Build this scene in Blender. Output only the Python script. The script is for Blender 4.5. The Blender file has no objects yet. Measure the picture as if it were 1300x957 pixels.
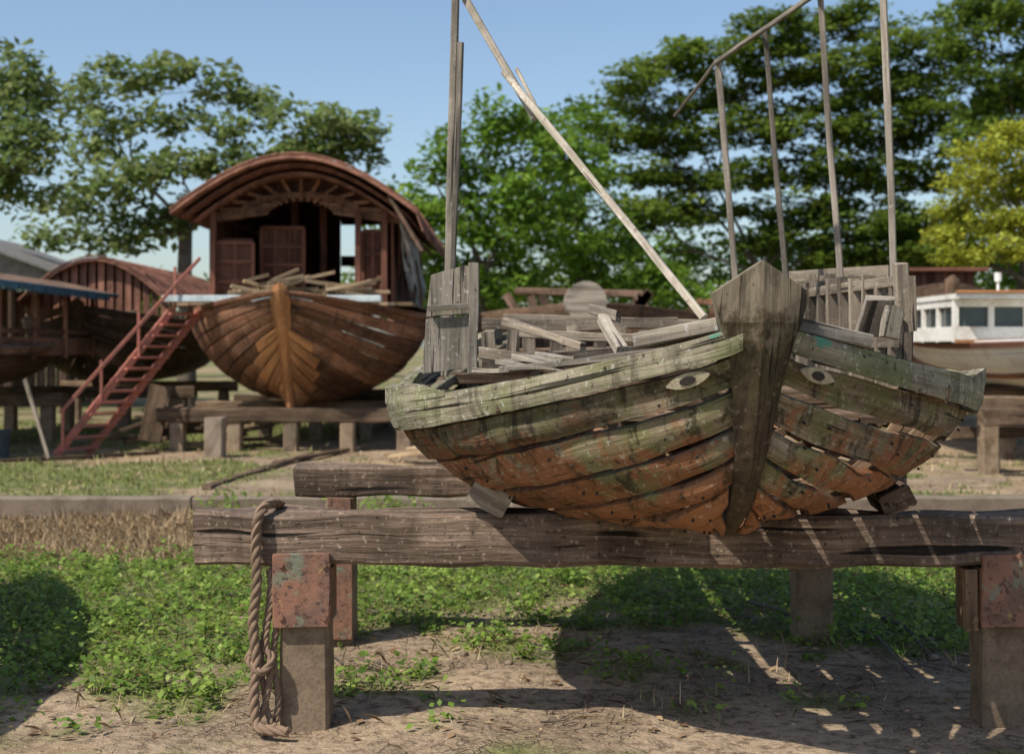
import bpy, math, random
import numpy as np
from mathutils import Vector, Matrix, noise
random.seed(7); np.random.seed(7)
F=1805.0; CH=1.6; HY=440.0
def W(px,py,D): return Vector(((px-650)*D/F, D, CH+(HY-py)*D/F))
scene=bpy.context.scene
scene.view_settings.view_transform='Standard'
try: scene.view_settings.look='None'
except: pass
scene.view_settings.exposure=0

# ------------------------------------------------------------ helpers
class NT:
    def __init__(s,name):
        s.m=bpy.data.materials.new(name); s.m.use_nodes=True
        s.n=s.m.node_tree.nodes; s.l=s.m.node_tree.links
        s.b=s.n['Principled BSDF']; s.out=s.n['Material Output']
    def add(s,t,**k):
        x=s.n.new(t)
        for a,b in k.items(): setattr(x,a,b)
        return x
    def link(s,a,b): s.l.new(a,b)
    def coord(s,kind,scale):
        t=s.add('ShaderNodeTexCoord'); mp=s.add('ShaderNodeMapping'); mp.inputs['Scale'].default_value=scale
        s.link(t.outputs[kind],mp.inputs['Vector']); return mp.outputs[0]
    def noise(s,vec,scale=1,detail=4,rough=.55,dist=0):
        x=s.add('ShaderNodeTexNoise'); x.inputs['Scale'].default_value=scale; x.inputs['Detail'].default_value=detail
        x.inputs['Roughness'].default_value=rough; x.inputs['Distortion'].default_value=dist
        s.link(vec,x.inputs['Vector']); return x.outputs['Fac']
    def ramp(s,fac,stops):
        r=s.add('ShaderNodeValToRGB'); e=r.color_ramp.elements
        while len(e)<len(stops): e.new(.5)
        for i,(p,c) in enumerate(stops):
            e[i].position=p
            e[i].color=(c,c,c,1) if isinstance(c,(int,float)) else (*c,1)
        s.link(fac,r.inputs['Fac']); return r.outputs['Color']
    def mix(s,fac,a,b,mode='MIX'):
        x=s.add('ShaderNodeMix'); x.data_type='RGBA'; x.blend_type=mode
        for v,i in ((fac,0),(a,6),(b,7)):
            if isinstance(v,(int,float)): x.inputs[i].default_value=v if i==0 else (v,v,v,1)
            elif isinstance(v,tuple): x.inputs[i].default_value=(*v,1)
            else: s.link(v,x.inputs[i])
        return x.outputs[2]
    def math(s,op,a,b=0.0):
        x=s.add('ShaderNodeMath',operation=op)
        for v,i in ((a,0),(b,1)):
            if isinstance(v,(int,float)): x.inputs[i].default_value=v
            else: s.link(v,x.inputs[i])
        return x.outputs[0]
    def attr(s,name):
        x=s.add('ShaderNodeAttribute'); x.attribute_name=name; return x.outputs['Fac']
    def bump(s,h,strength=.5,dist=.01):
        x=s.add('ShaderNodeBump'); x.inputs['Strength'].default_value=strength; x.inputs['Distance'].default_value=dist
        s.link(h,x.inputs['Height']); s.link(x.outputs[0],s.b.inputs['Normal'])

def wood_mat(name,c1,c2,crack=.6,moss=0,mosscol=(.09,.11,.035),rust=0,rustcol=(.30,.11,.045),rz=(.85,1.3),
             speck=.3,stain=.4,rough=.85,scale=1.0,spots=(),bump=.6,dist=.008,ck=(.32,.38),drips=0,gd=5,cks=(1.5,30)):
    M=NT(name); M.b.inputs['Roughness'].default_value=rough
    M.b.inputs['Specular IOR Level'].default_value=.2
    g=M.noise(M.coord('UV',(3*scale,55*scale,1)),1,gd,.68,.3)
    st=M.noise(M.coord('UV',(1.1*scale,11*scale,1)),1,2,.6,.5)
    cr=M.noise(M.coord('UV',(cks[0]*scale,cks[1]*scale,1)),1,2,.5,.2)
    ob=M.coord('Object',(1,1,1))
    big=M.noise(ob,2.2*scale,3,.6)
    col=M.mix(M.ramp(g,[(.32,0.),(.68,1.)]),c2,c1)
    col=M.mix(M.math('MULTIPLY',M.ramp(st,[(.38,1.),(.56,0.)]),.6),col,tuple(x*.42 for x in c2))
    if moss:
        n=M.noise(ob,3.3*scale,6,.72)
        col=M.mix(M.math('MULTIPLY',M.ramp(n,[(.45,0.),(.58,1.)]),moss),col,mosscol)
    if rust:
        sx=M.add('ShaderNodeSeparateXYZ'); M.link(ob,sx.inputs[0])
        mr=M.add('ShaderNodeMapRange'); mr.inputs[1].default_value=rz[0]; mr.inputs[2].default_value=rz[1]
        mr.inputs[3].default_value=1; mr.inputs[4].default_value=0; M.link(sx.outputs[2],mr.inputs[0])
        n=M.noise(ob,6*scale,5,.68)
        f=M.math('ADD',M.math('MULTIPLY',mr.outputs[0],.45),n)
        col=M.mix(M.math('MULTIPLY',M.ramp(f,[(.60,0.),(.70,1.)]),rust),col,M.mix(g,tuple(x*.55 for x in rustcol),tuple(min(1,x*1.35) for x in rustcol)))
    if stain: col=M.mix(M.math('MULTIPLY',M.ramp(big,[(.5,0.),(.62,1.)]),stain),col,tuple(x*.22 for x in c2))
    if drips:
        dr=M.noise(M.coord('Object',(9,9,1.3)),1.2,5,.7,.4)
        col=M.mix(M.math('MULTIPLY',M.ramp(dr,[(.52,0.),(.62,1.)]),drips),col,(.03,.024,.014))
    if speck:
        fine=M.noise(ob,38*scale,3,.6)
        col=M.mix(M.math('MULTIPLY',M.ramp(fine,[(.60,0.),(.68,1.)]),speck),col,tuple(min(.6,x*1.7+.05) for x in c1))
        col=M.mix(M.math('MULTIPLY',M.ramp(fine,[(.30,1.),(.38,0.)]),min(.95,speck*1.8)),col,(.02,.018,.014))
    ckm=M.ramp(cr,[(ck[0],1.),(ck[1],0.)])
    col=M.mix(M.math('MULTIPLY',ckm,crack),col,(.012,.01,.008))
    for loc,r,cc in spots:
        d=M.add('ShaderNodeVectorMath',operation='DISTANCE'); d.inputs[1].default_value=loc; M.link(ob,d.inputs[0])
        q=M.math('ADD',M.math('DIVIDE',d.outputs['Value'],r),M.math('MULTIPLY',M.noise(ob,30,4,.7),1.6))
        col=M.mix(M.math('MULTIPLY',M.math('LESS_THAN',q,1.5),.8),col,cc)
    col=M.mix(1.0,col,M.ramp(M.attr('tint'),[(0.,.5),(1.,1.35)]),'MULTIPLY')
    M.link(col,M.b.inputs['Base Color'])
    M.bump(M.math('SUBTRACT',g,M.math('MULTIPLY',ckm,1.3)),bump,dist)
    return M.m

def flat_mat(name,c,var=.25,scale=6,rough=.8,bump=.3,c2=None,th=(.45,.65)):
    M=NT(name); M.b.inputs['Roughness'].default_value=rough
    ob=M.coord('Object',(1,1,1)); n=M.noise(ob,scale,5,.65); n2=M.noise(ob,scale*9,3,.6)
    c2=c2 or tuple(x*(1-var) for x in c)
    col=M.mix(M.ramp(n,[(th[0],0.),(th[1],1.)]),c,c2)
    col=M.mix(M.math('MULTIPLY',M.ramp(n2,[(.35,1.),(.5,0.)]),var),col,tuple(x*.4 for x in c))
    col=M.mix(1.0,col,M.ramp(M.attr('tint'),[(0.,.65),(1.,1.25)]),'MULTIPLY')
    M.link(col,M.b.inputs['Base Color'])
    if bump: M.bump(n2,bump,.01)
    return M.m

def leaf_mat(name,dark,mid,light,trans=.35,rough=.55):
    M=NT(name); t=M.attr('tint')
    col=M.ramp(t,[(0.,dark),(.55,mid),(1.,light)])
    M.link(col,M.b.inputs['Base Color']); M.b.inputs['Roughness'].default_value=rough
    M.b.inputs['Specular IOR Level'].default_value=.3
    tr=M.add('ShaderNodeBsdfTranslucent'); M.link(M.mix(.5,col,tuple(x*1.3 for x in light)),tr.inputs[0])
    mx=M.add('ShaderNodeMixShader'); mx.inputs[0].default_value=trans
    M.link(M.b.outputs[0],mx.inputs[1]); M.link(tr.outputs[0],mx.inputs[2]); M.link(mx.outputs[0],M.out.inputs[0])
    return M.m

def root(name,loc=(0,0,0)):
    e=bpy.data.objects.new(name,None); e.location=loc; e.empty_display_size=.3
    scene.collection.objects.link(e); return e
def setparent(o,p):
    if p is not None:
        o.parent=p; o.matrix_parent_inverse=Matrix.Translation(-Vector(p.location))

class MB:
    def __init__(s): s.v=[];s.f=[];s.uv=[];s.t=[];s.s=[]
    def add(s,vs,fs,uvs=None,tint=None,smooth=False):
        o=len(s.v); s.v+= [tuple(v) for v in vs]
        if tint is None: tint=random.random()
        for f in fs:
            s.f.append(tuple(i+o for i in f)); s.t.append(tint); s.s.append(smooth)
            for i in f: s.uv.append(tuple(uvs[i]) if uvs else (vs[i][0]+vs[i][1],vs[i][2]))
    def plank(s,p0,p1,w,h,up=(0,0,1),jit=0.,seg=None,bev=None,taper=1.,tint=None,sag=0.,fr=3.):
        p0=Vector(p0);p1=Vector(p1);a=p1-p0;L=a.length
        if L<1e-6: return
        a=a/L; up=Vector(up)
        sd=a.cross(up)
        if sd.length<1e-3: sd=a.cross(Vector((0,1,0)))
        sd.normalize(); u=sd.cross(a).normalized()
        seg=seg or max(1,int(L/.25) if jit else 1)
        b=bev if bev is not None else min(w,h)*.1
        hw,hh=w/2,h/2
        prof=[(-hw+b,-hh),(hw-b,-hh),(hw,-hh+b),(hw,hh-b),(hw-b,hh),(-hw+b,hh),(-hw,hh-b),(-hw,-hh+b)]
        per=[0];
        for i in range(8):
            q,r=prof[i],prof[(i+1)%8]; per.append(per[-1]+math.hypot(q[0]-r[0],q[1]-r[1]))
        ru,rv=random.random()*50,random.random()*50
        vs=[];uv=[]; sd_off=random.random()*100
        for k in range(seg+1):
            f=k/seg; sc=1+(taper-1)*f; c=p0+a*L*f-Vector((0,0,1))*sag*math.sin(math.pi*f)
            for j in range(9):
                x,y=prof[j%8]
                p=c+sd*x*sc+u*y*sc
                if jit:
                    n=noise.noise_vector((Vector((f*L*fr,x*9,y*9))+Vector((sd_off,0,0)))) 
                    p+=n*jit
                vs.append(p);uv.append((ru+f*L,rv+per[j]))
        fs=[]
        for k in range(seg):
            for j in range(8):
                i=k*9+j; fs.append((i,i+1,i+10,i+9))
        for k,sgn in ((0,0),(seg,1)):
            o=len(vs)
            for j in range(8):
                vs.append(vs[k*9+j]); x,y=prof[j]; uv.append((ru+x*.6,rv+y*1.0))
            q=tuple(range(o,o+8)); fs.append(q if sgn==0 else q[::-1]) 
        s.add(vs,[tuple(reversed(f)) for f in fs],uv,tint)
    def tube(s,path,rad,n=8,tint=None,caps=True):
        path=[Vector(p) for p in path]; m=len(path)
        if not hasattr(rad,'__len__'): rad=[rad]*m
        vs=[];uv=[];L=0;ru,rv=random.random()*9,random.random()*9
        prev=None
        for k,p in enumerate(path):
            d=(path[min(k+1,m-1)]-path[max(k-1,0)]).normalized()
            if prev is None:
                r=Vector((1,0,0)) if abs(d.x)<.8 else Vector((0,1,0)); e=(r-d*r.dot(d)).normalized()
            else: e=(prev-d*prev.dot(d)).normalized()
            prev=e; g=d.cross(e)
            if k: L+=(p-path[k-1]).length
            for j in range(n+1):
                A=2*math.pi*j/n
                vs.append(p+(e*math.cos(A)+g*math.sin(A))*rad[k]); uv.append((ru+L,rv+A*rad[k]))
        fs=[(k*(n+1)+j,k*(n+1)+j+1,(k+1)*(n+1)+j+1,(k+1)*(n+1)+j) for k in range(m-1) for j in range(n)]
        s.add(vs,fs,uv,tint,True)
        if caps:
            for k in (0,m-1):
                q=[vs[k*(n+1)+j] for j in range(n)]
                s.add(q,[tuple(range(n))],[(v.x*.6,v.z) for v in q],tint)
    def poly(s,pts,thick,n,tint=None):
        pts=[Vector(p) for p in pts]; n=Vector(n)*thick; m=len(pts)
        vs=pts+[p+n for p in pts]
        fs=[tuple(range(m)),tuple(range(2*m-1,m-1,-1))]+[(i,(i+1)%m,m+(i+1)%m,m+i) for i in range(m)]
        ru=random.random()*20
        s.add(vs,fs,[(ru+p.z,ru+p.x+p.y) for p in vs],tint)
    def emit(s,name,mat,parent=None):
        me=bpy.data.meshes.new(name); me.from_pydata(s.v,[],s.f)
        uv=me.uv_layers.new(name='UVMap'); uv.data.foreach_set('uv',np.array(s.uv,dtype='f').ravel())
        at=me.attributes.new('tint','FLOAT','FACE'); at.data.foreach_set('value',np.array(s.t,dtype='f'))
        me.polygons.foreach_set('use_smooth',np.array(s.s,dtype=bool))
        me.materials.append(mat); me.update()
        o=bpy.data.objects.new(name,me); scene.collection.objects.link(o); setparent(o,parent); return o

def leaves_mesh(name,C,size,tint,mat,parent=None,up=.6,aspect=.55,flat=None):
    C=np.asarray(C,dtype='f'); N=len(C)
    n=np.random.normal(size=(N,3)); n/=np.linalg.norm(n,axis=1)[:,None]; n[:,2]=np.abs(n[:,2])+up
    n/=np.linalg.norm(n,axis=1)[:,None]
    r=np.random.normal(size=(N,3)); a=np.cross(n,r); a/=np.linalg.norm(a,axis=1)[:,None]; b=np.cross(n,a)
    s=np.asarray(size)[:,None]*np.ones((N,1))
    V=np.stack([C-a*s*.5, C+b*s*aspect*.5, C+a*s*.5-n*s*.12, C-b*s*aspect*.5],axis=1).reshape(-1,3)
    me=bpy.data.meshes.new(name); me.vertices.add(4*N); me.loops.add(4*N); me.polygons.add(N)
    me.vertices.foreach_set('co',V.astype('f').ravel())
    me.loops.foreach_set('vertex_index',np.arange(4*N,dtype='i'))
    me.polygons.foreach_set('loop_start',np.arange(0,4*N,4,dtype='i'))
    try: me.polygons.foreach_set('loop_total',np.full(N,4,dtype='i'))
    except: pass
    me.update(calc_edges=True)
    at=me.attributes.new('tint','FLOAT','FACE'); at.data.foreach_set('value',np.clip(tint,0,1).astype('f'))
    me.materials.append(mat); me.validate()
    o=bpy.data.objects.new(name,me); scene.collection.objects.link(o); setparent(o,parent); return o

# ------------------------------------------------------------ materials
teal=(.08,.28,.20)
tsp=[((.67,4.76,1.665),.06,teal),((1.07,4.80,1.64),.075,teal)]
m_boat=wood_mat('weathered_hull_wood',(.44,.35,.235),(.19,.14,.085),crack=.8,moss=.62,mosscol=(.165,.17,.055),rust=.85,rustcol=(.33,.13,.06),
    rz=(.80,1.40),speck=.4,stain=.3,spots=tsp,drips=.75,ck=(.31,.36),bump=.8,cks=(1.2,22))
m_wale=wood_mat('weathered_grey_plank',(.42,.37,.265),(.21,.175,.115),crack=.85,moss=.6,mosscol=(.17,.19,.07),speck=.5,stain=.3,drips=.5,spots=tsp,ck=(.32,.38),bump=.9,cks=(1.2,24))
m_stem=wood_mat('dark_stem_wood',(.15,.105,.062),(.055,.038,.025),crack=.8,moss=.3,mosscol=(.11,.105,.045),speck=.35,stain=.5,
    rust=.85,rustcol=(.27,.22,.15),rz=(1.92,1.55),drips=.6,spots=[((.85,4.62,1.585),.11,(.36,.10,.04))],ck=(.35,.41),bump=.8)
m_grey=wood_mat('silver_grey_wood',(.46,.40,.315),(.24,.20,.155),crack=.8,speck=.35,stain=.35,ck=(.33,.38),moss=.2,mosscol=(.20,.18,.10),drips=.15)
m_dgrey=wood_mat('brown_grey_wood',(.36,.295,.22),(.18,.14,.10),crack=.8,speck=.3,stain=.35)
m_pole=wood_mat('pole_wood',(.38,.33,.26),(.20,.165,.13),crack=.6,speck=.2,stain=.3)
m_beam=wood_mat('old_beam_wood',(.35,.25,.18),(.12,.08,.055),crack=.95,speck=.45,stain=.5,bump=1.,dist=.018,ck=(.34,.385),drips=.35,cks=(1.1,22))
m_beam2=wood_mat('brown_beam_wood',(.28,.19,.12),(.14,.09,.055),crack=.8,speck=.3,stain=.4)
m_orange=wood_mat('varnished_brown_wood',(.42,.20,.105),(.23,.10,.055),crack=.4,speck=.35,stain=.5,scale=.5,bump=.3,drips=.55,moss=.3,mosscol=(.27,.19,.13),gd=4)
m_orange2=wood_mat('bright_orange_wood',(.58,.28,.115),(.36,.16,.07),crack=.3,speck=.25,stain=.3,scale=.5,bump=.3,gd=4)
m_lumber=wood_mat('pale_lumber',(.55,.40,.24),(.30,.20,.11),crack=.4,speck=.2,stain=.3,scale=.5,bump=.3,gd=3)
m_brown=wood_mat('brown_boat_wood',(.31,.20,.13),(.15,.09,.058),crack=.4,speck=.3,stain=.4,scale=.5,bump=.3,drips=.4,gd=4)
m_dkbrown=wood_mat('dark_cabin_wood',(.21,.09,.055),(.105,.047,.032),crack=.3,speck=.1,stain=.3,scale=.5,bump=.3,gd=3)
m_roofred=wood_mat('red_brown_roof',(.35,.17,.11),(.21,.095,.065),crack=.3,speck=.3,stain=.35,scale=.4,bump=.2,gd=4)
m_red=flat_mat('red_painted_ladder',(.42,.14,.095),.45,5,c2=(.28,.12,.08))
m_conc=flat_mat('concrete',(.25,.19,.135),.4,5,c2=(.16,.115,.075))
m_post=flat_mat('concrete_post',(.30,.215,.135),.45,7,c2=(.16,.105,.06))
m_white=flat_mat('white_paint',(.62,.60,.54),.25,3,c2=(.42,.36,.28),th=(.5,.75))
m_bluew=flat_mat('pale_blue_paint',(.50,.56,.56),.3,4)
m_blue=flat_mat('blue_paint',(.08,.20,.28),.4,4)
m_tub=flat_mat('faded_blue_plastic',(.09,.12,.13),.4,4)
m_glass=flat_mat('dark_window_glass',(.05,.07,.075),.2,3,rough=.12,bump=.0)
m_dark=flat_mat('dark_interior',(.03,.022,.018),.2,3)
m_cloth=flat_mat('tattered_tarp',(.36,.33,.27),.5,5,c2=(.16,.13,.10))
m_thatch=flat_mat('grey_roof',(.25,.23,.21),.45,4)
m_pale=flat_mat('pale_eye_paint',(.46,.39,.26),.45,25,c2=(.26,.21,.13))
m_bark=flat_mat('tree_bark',(.13,.10,.07),.45,4)
def rust_plate():
    M=NT('rusted_painted_plate'); M.b.inputs['Roughness'].default_value=.75
    ob=M.coord('Object',(1,1,1)); n=M.noise(ob,7,6,.7); n2=M.noise(ob,40,4,.65); n3=M.noise(ob,5.5,4,.6,.6)
    col=M.mix(M.ramp(n,[(.4,0.),(.62,1.)]),(.27,.125,.075),(.15,.085,.058))
    col=M.mix(M.ramp(n3,[(.58,0.),(.62,.6)]),col,(.17,.22,.15))
    col=M.mix(M.ramp(M.noise(ob,6.3,4,.7,.9),[(.60,0.),(.64,.85)]),col,(.33,.20,.08))
    col=M.mix(M.ramp(n2,[(.36,.8),(.46,0.)]),col,(.05,.025,.018))
    M.link(col,M.b.inputs['Base Color']); M.bump(M.math('ADD',n2,n),.6,.006); return M.m
m_plate=rust_plate()
def rope_m():
    M=NT('rope_fibre'); M.b.inputs['Roughness'].default_value=.95
    g=M.noise(M.coord('UV',(30,90,1)),1,4,.6)
    M.link(M.mix(g,(.11,.07,.045),(.34,.23,.15)),M.b.inputs['Base Color']); M.bump(g,.8,.004); return M.m
m_rope=rope_m()

# ------------------------------------------------------------ ground
def sm(a,b,x):
    t=min(1,max(0,(x-a)/(b-a))); return t*t*(3-2*t)
def fb(x,y,s,o=0): return noise.fractal(Vector((x*s+o,y*s-o,o*.37)),1.,2.,4)
def gz(x,y):
    k=1/(1+(max(0,abs(x)-12)+max(0,y-30))*.1)
    return (fb(x,y,.5,3)*.03+fb(x,y,2.2,9)*.02)*k*sm(0,2,y+2)
def gmask(x,y):
    n=fb(x,y,.9,1)+.6*fb(x,y,3.1,5)
    lo=7.85-1.1*sm(-.6,-1.9,x)-.45*sm(1.4,2.2,x)
    hi=10.6
    b=sm(lo-.5,lo+.5,y)*(1-sm(hi-.5,hi+.5,y))
    c=b*.74+.32
    if x<-1.3 and y<8.2: c=max(c,.66)
    if 10.4<y<13.5: c=max(c,.30)
    if y>13.6:
        c=(.62+.35*sm(-3,-4.5,x))*sm(13.6,14.4,y)*(1-.45*sm(-3.8,-2.6,x))*(1-.35*sm(18,20,y)*(1-sm(22,25,y)))
    if y>30: c=.7
    return min(1,max(0,(c+n*.75-.42)*3.2))
def smask(x,y):
    n=fb(x,y,1.1,12)
    c=sm(10.2,10.9,y)*(1-sm(13.,13.4,y))*(1-.6*sm(-2.4,-1.2,x))
    if y>13.6: c=.42
    return min(1,max(0,(c+n*.6-.3)*2))
def axis(lo,hi,f0,f1,step,g=1.22):
    a=list(np.arange(f0,f1+1e-6,step)); d=step; x=a[-1]
    while x<hi: d*=g; x+=d; a.append(x)
    d=step; x=a[0]; pre=[]
    while x>lo: d*=g; x-=d; pre.append(x)
    return pre[::-1]+a
xs=axis(-900,900,-7,7,.09); ys=axis(-60,1500,5.6,15,.09,1.07)
nx,ny=len(xs),len(ys)
V=[(x,y,gz(x,y)) for y in ys for x in xs]
Fc=[(j*nx+i,j*nx+i+1,(j+1)*nx+i+1,(j+1)*nx+i) for j in range(ny-1) for i in range(nx-1)]
me=bpy.data.meshes.new('ground'); me.from_pydata(V,[],Fc)
for nm,fn in (('grassm',gmask),('strawm',smask)):
    at=me.attributes.new(nm,'FLOAT','POINT'); at.data.foreach_set('value',np.array([fn(v[0],v[1]) for v in V],dtype='f'))
me.polygons.foreach_set('use_smooth',np.ones(len(Fc),dtype=bool))
M=NT('ground_earth'); M.b.inputs['Roughness'].default_value=.95; M.b.inputs['Specular IOR Level'].default_value=.15
ob=M.coord('Object',(1,1,1))
n1=M.noise(ob,1.3,5,.6); n2=M.noise(ob,14,5,.7); n3=M.noise(ob,70,2,.6)
col=M.mix(M.ramp(n1,[(.38,0.),(.62,1.)]),(.42,.31,.20),(.25,.18,.115))
col=M.mix(M.ramp(n2,[(.40,.85),(.52,0.)]),col,(.16,.11,.07))
col=M.mix(M.ramp(n3,[(.58,0.),(.68,.7)]),col,(.5,.42,.32))
vo=M.add('ShaderNodeTexVoronoi',feature='DISTANCE_TO_EDGE'); vo.inputs['Scale'].default_value=5
dv=M.add('ShaderNodeVectorMath',operation='ADD'); 
nz=M.add('ShaderNodeTexNoise'); nz.inputs['Scale'].default_value=4; M.link(ob,nz.inputs['Vector'])
M.link(ob,dv.inputs[0]); M.link(nz.outputs['Color'],dv.inputs[1]); M.link(dv.outputs[0],vo.inputs['Vector'])
crk=M.math('MULTIPLY',M.ramp(vo.outputs['Distance'],[(0.,1.),(.03,0.)]),M.ramp(n1,[(.48,0.),(.58,1.)]))
col=M.mix(M.math('MULTIPLY',crk,.35),col,(.10,.065,.04))
stc=M.mix(M.ramp(M.noise(M.coord('Object',(9,30,1)),2,5,.7),[(.35,0.),(.65,1.)]),(.50,.37,.21),(.29,.195,.11))
col=M.mix(M.math('MULTIPLY',M.attr('strawm'),.85),col,stc)
grc=M.mix(M.ramp(n2,[(.35,0.),(.65,1.)]),(.075,.10,.025),(.19,.22,.06))
col=M.mix(M.math('MULTIPLY',M.attr('grassm'),.78),col,grc)
M.link(col,M.b.inputs['Base Color']); M.bump(M.math('SUBTRACT',n2,M.math('MULTIPLY',crk,.6)),1.,.04)
me.materials.append(M.m); o=bpy.data.objects.new('ground',me); scene.collection.objects.link(o)

m_weed=leaf_mat('weed_leaves',(.06,.115,.018),(.16,.26,.035),(.32,.40,.08),.35)
m_strawl=leaf_mat('dry_straw_blades',(.26,.17,.10),(.46,.34,.20),(.62,.50,.32),.15,.9)
m_dead=leaf_mat('fallen_leaf',(.10,.05,.025),(.24,.14,.07),(.42,.30,.17),.1,.8)
def scatter(n,x0,x1,y0,y1,fn,thr=.3):
    out=[]
    X=np.random.uniform(x0,x1,n);Y=np.random.uniform(y0,y1,n);R=np.random.rand(n)
    for x,y,r in zip(X,Y,R):
        m=fn(x,y)
        if m>thr and r<m: out.append((x,y,m))
    return out
pts=scatter(3900,-4.4,4.6,5.9,11.2,gmask,.12)
C=[];S=[];T=[]
for x,y,m in pts:
    k=random.randint(6,24); r=random.uniform(.05,.16); hh=random.uniform(.015,.11)*(.4+m)*random.uniform(.5,1.6); t0=random.uniform(.12,.88)
    for _ in range(k):
        a=random.random()*6.28; rr=r*math.sqrt(random.random())
        xx,yy=x+rr*math.cos(a),y+rr*math.sin(a)
        C.append((xx,yy,gz(xx,yy)+.008+random.random()*hh)); S.append(random.uniform(.018,.055)); T.append(t0+random.uniform(-.25,.25))
leaves_mesh('weed_patch',C,S,np.array(T),m_weed,None,up=.9,aspect=.7)
def blades(name,P,hmin,hmax,w,mat,lean=.5,parent=None):
    P=np.array([(p[0],p[1],gz(p[0],p[1])) for p in P]); N=len(P)
    a=np.random.rand(N)*6.28; h=np.random.uniform(hmin,hmax,N); ln=np.random.rand(N)**.6*lean
    d=np.stack([np.cos(a),np.sin(a),np.zeros(N)],1); q=np.stack([-np.sin(a),np.cos(a),np.zeros(N)],1)*w/2
    z=np.array([0,0,1.])
    m=P+d*(h*ln*.4)[:,None]+z*(h*.55*(1.1-ln))[:,None]; t=P+d*(h*ln)[:,None]+z*(h*np.maximum(.04,1-ln))[:,None]
    V=np.stack([P-q,P+q,m+q*.8,t,m-q*.8],1).reshape(-1,3)
    me=bpy.data.meshes.new(name); me.vertices.add(5*N); me.loops.add(5*N); me.polygons.add(N)
    me.vertices.foreach_set('co',V.astype('f').ravel()); me.loops.foreach_set('vertex_index',np.arange(5*N,dtype='i'))
    me.polygons.foreach_set('loop_start',np.arange(0,5*N,5,dtype='i'))
    try: me.polygons.foreach_set('loop_total',np.full(N,5,dtype='i'))
    except: pass
    me.update(calc_edges=True)
    at=me.attributes.new('tint','FLOAT','FACE'); at.data.foreach_set('value',np.random.rand(N).astype('f'))
    me.materials.append(mat); me.validate()
    o=bpy.data.objects.new(name,me); scene.collection.objects.link(o); setparent(o,parent)
m_grass=leaf_mat('grass_blades',(.08,.12,.022),(.19,.24,.05),(.38,.38,.13),.3)
P=scatter(22000,-4.5,5,6.,11.3,gmask,.1); blades('grass',P,.03,.11,.006,m_grass,.9)
P=scatter(48000,-14,12,13.8,30,gmask,.15); blades('grass',P,.04,.12,.02,m_grass,.8)
P=scatter(26000,-5.5,4,10.2,13.3,smask,.1); blades('dry_grass',P,.06,.22,.008,m_strawl,1.0)
P=scatter(8000,-4,4,6.0,10.3,lambda x,y:.5*(1-gmask(x,y))*(.5+fb(x,y,2,30)),.05); blades('dry_grass',P,.03,.16,.005,m_strawl,1.0)
P=scatter(9000,-12,10,13.8,22,smask,.1); blades('dry_grass',P,.05,.15,.02,m_strawl,1.0)
X=np.random.uniform(-4,4.5,2300);Y=np.random.uniform(5.8,13.2,2300)
leaves_mesh('fallen_leaves',[(x,y,gz(x,y)+.012) for x,y in zip(X,Y)],np.random.uniform(.015,.075,2300),np.random.rand(2300),m_dead,None,up=2.5,aspect=.5)
b=MB()
def G(px,py):
    D=F*CH/(py-HY); return Vector(((px-650)*D/F,D,.03))
for _ in range(130):
    x,y=random.uniform(-3.5,4),random.uniform(6.0,12); a=random.random()*3.14; l=random.uniform(.08,.4)
    z=gz(x,y)+.012; pth=[(x+math.cos(a)*l*k/3+random.uniform(-.01,.01),y+math.sin(a)*l*k/3,z+random.uniform(0,.015)) for k in range(4)]
    b.tube(pth,[.006,.005,.004,.002],5)
for q in (((950,770),(1040,815)),((1080,800),(1160,868)),((960,800),(930,790)),((1120,790),(1180,840))):
    p0,p1=G(*q[0]),G(*q[1]); b.tube([p0,p0.lerp(p1,.4)+Vector((.03,0,.03)),p1],[.014,.011,.007],6)
b.emit('fallen_twigs',m_bark)
b=MB()
def pebble(b,c,r):
    vs=[];n=7
    for i in range(1,4):
        for j in range(n):
            th=math.pi*i/4;ph=2*math.pi*j/n; rr=r*random.uniform(.8,1.15)
            vs.append((c[0]+rr*math.sin(th)*math.cos(ph),c[1]+rr*math.sin(th)*math.sin(ph),c[2]+rr*.6*math.cos(th)))
    vs+=[(c[0],c[1],c[2]+r*.6),(c[0],c[1],c[2]-r*.6)]
    fs=[(i*n+j,(i+1)*n+j,(i+1)*n+(j+1)%n,i*n+(j+1)%n) for i in range(2) for j in range(n)]
    fs+=[(21,j,(j+1)%n) for j in range(n)]+[(22,14+(j+1)%n,14+j) for j in range(n)]
    b.add(vs,fs,None,None,True)
for _ in range(900):
    x,y=random.uniform(-4,4.5),random.uniform(5.8,13); r=random.choice([.005,.006,.008,.012,.018,.026])*random.uniform(.7,1.3)
    pebble(b,(x,y,gz(x,y)+r*.2),r)
b.emit('pebbles',m_conc)

k=root('concrete_kerb',(0,13.4,0)); b=MB()
for i in range(-9,10): b.plank((i*3.0+.01,13.4,.09),(i*3.0+2.985,13.4,.09+random.uniform(-.01,.01)),.22,.2,jit=.01,bev=.015)
b.emit('kerb_top',m_conc,k)
b=MB(); b.plank((-27,13.75,.03),(27,13.75,.03),.5,.08,jit=.0); b.emit('kerb_apron',m_conc,k)
k=root('slipway_rail',(0,17,0)); b=MB()
for q in (((395,578),(262,622)),((440,573),(350,590)),((0,588),(200,577))):
    p0,p1=G(*q[0]),G(*q[1]); b.plank(p0,p1,.10,.05,jit=.01)
b.emit('rail_timber',m_beam2,k)

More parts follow.
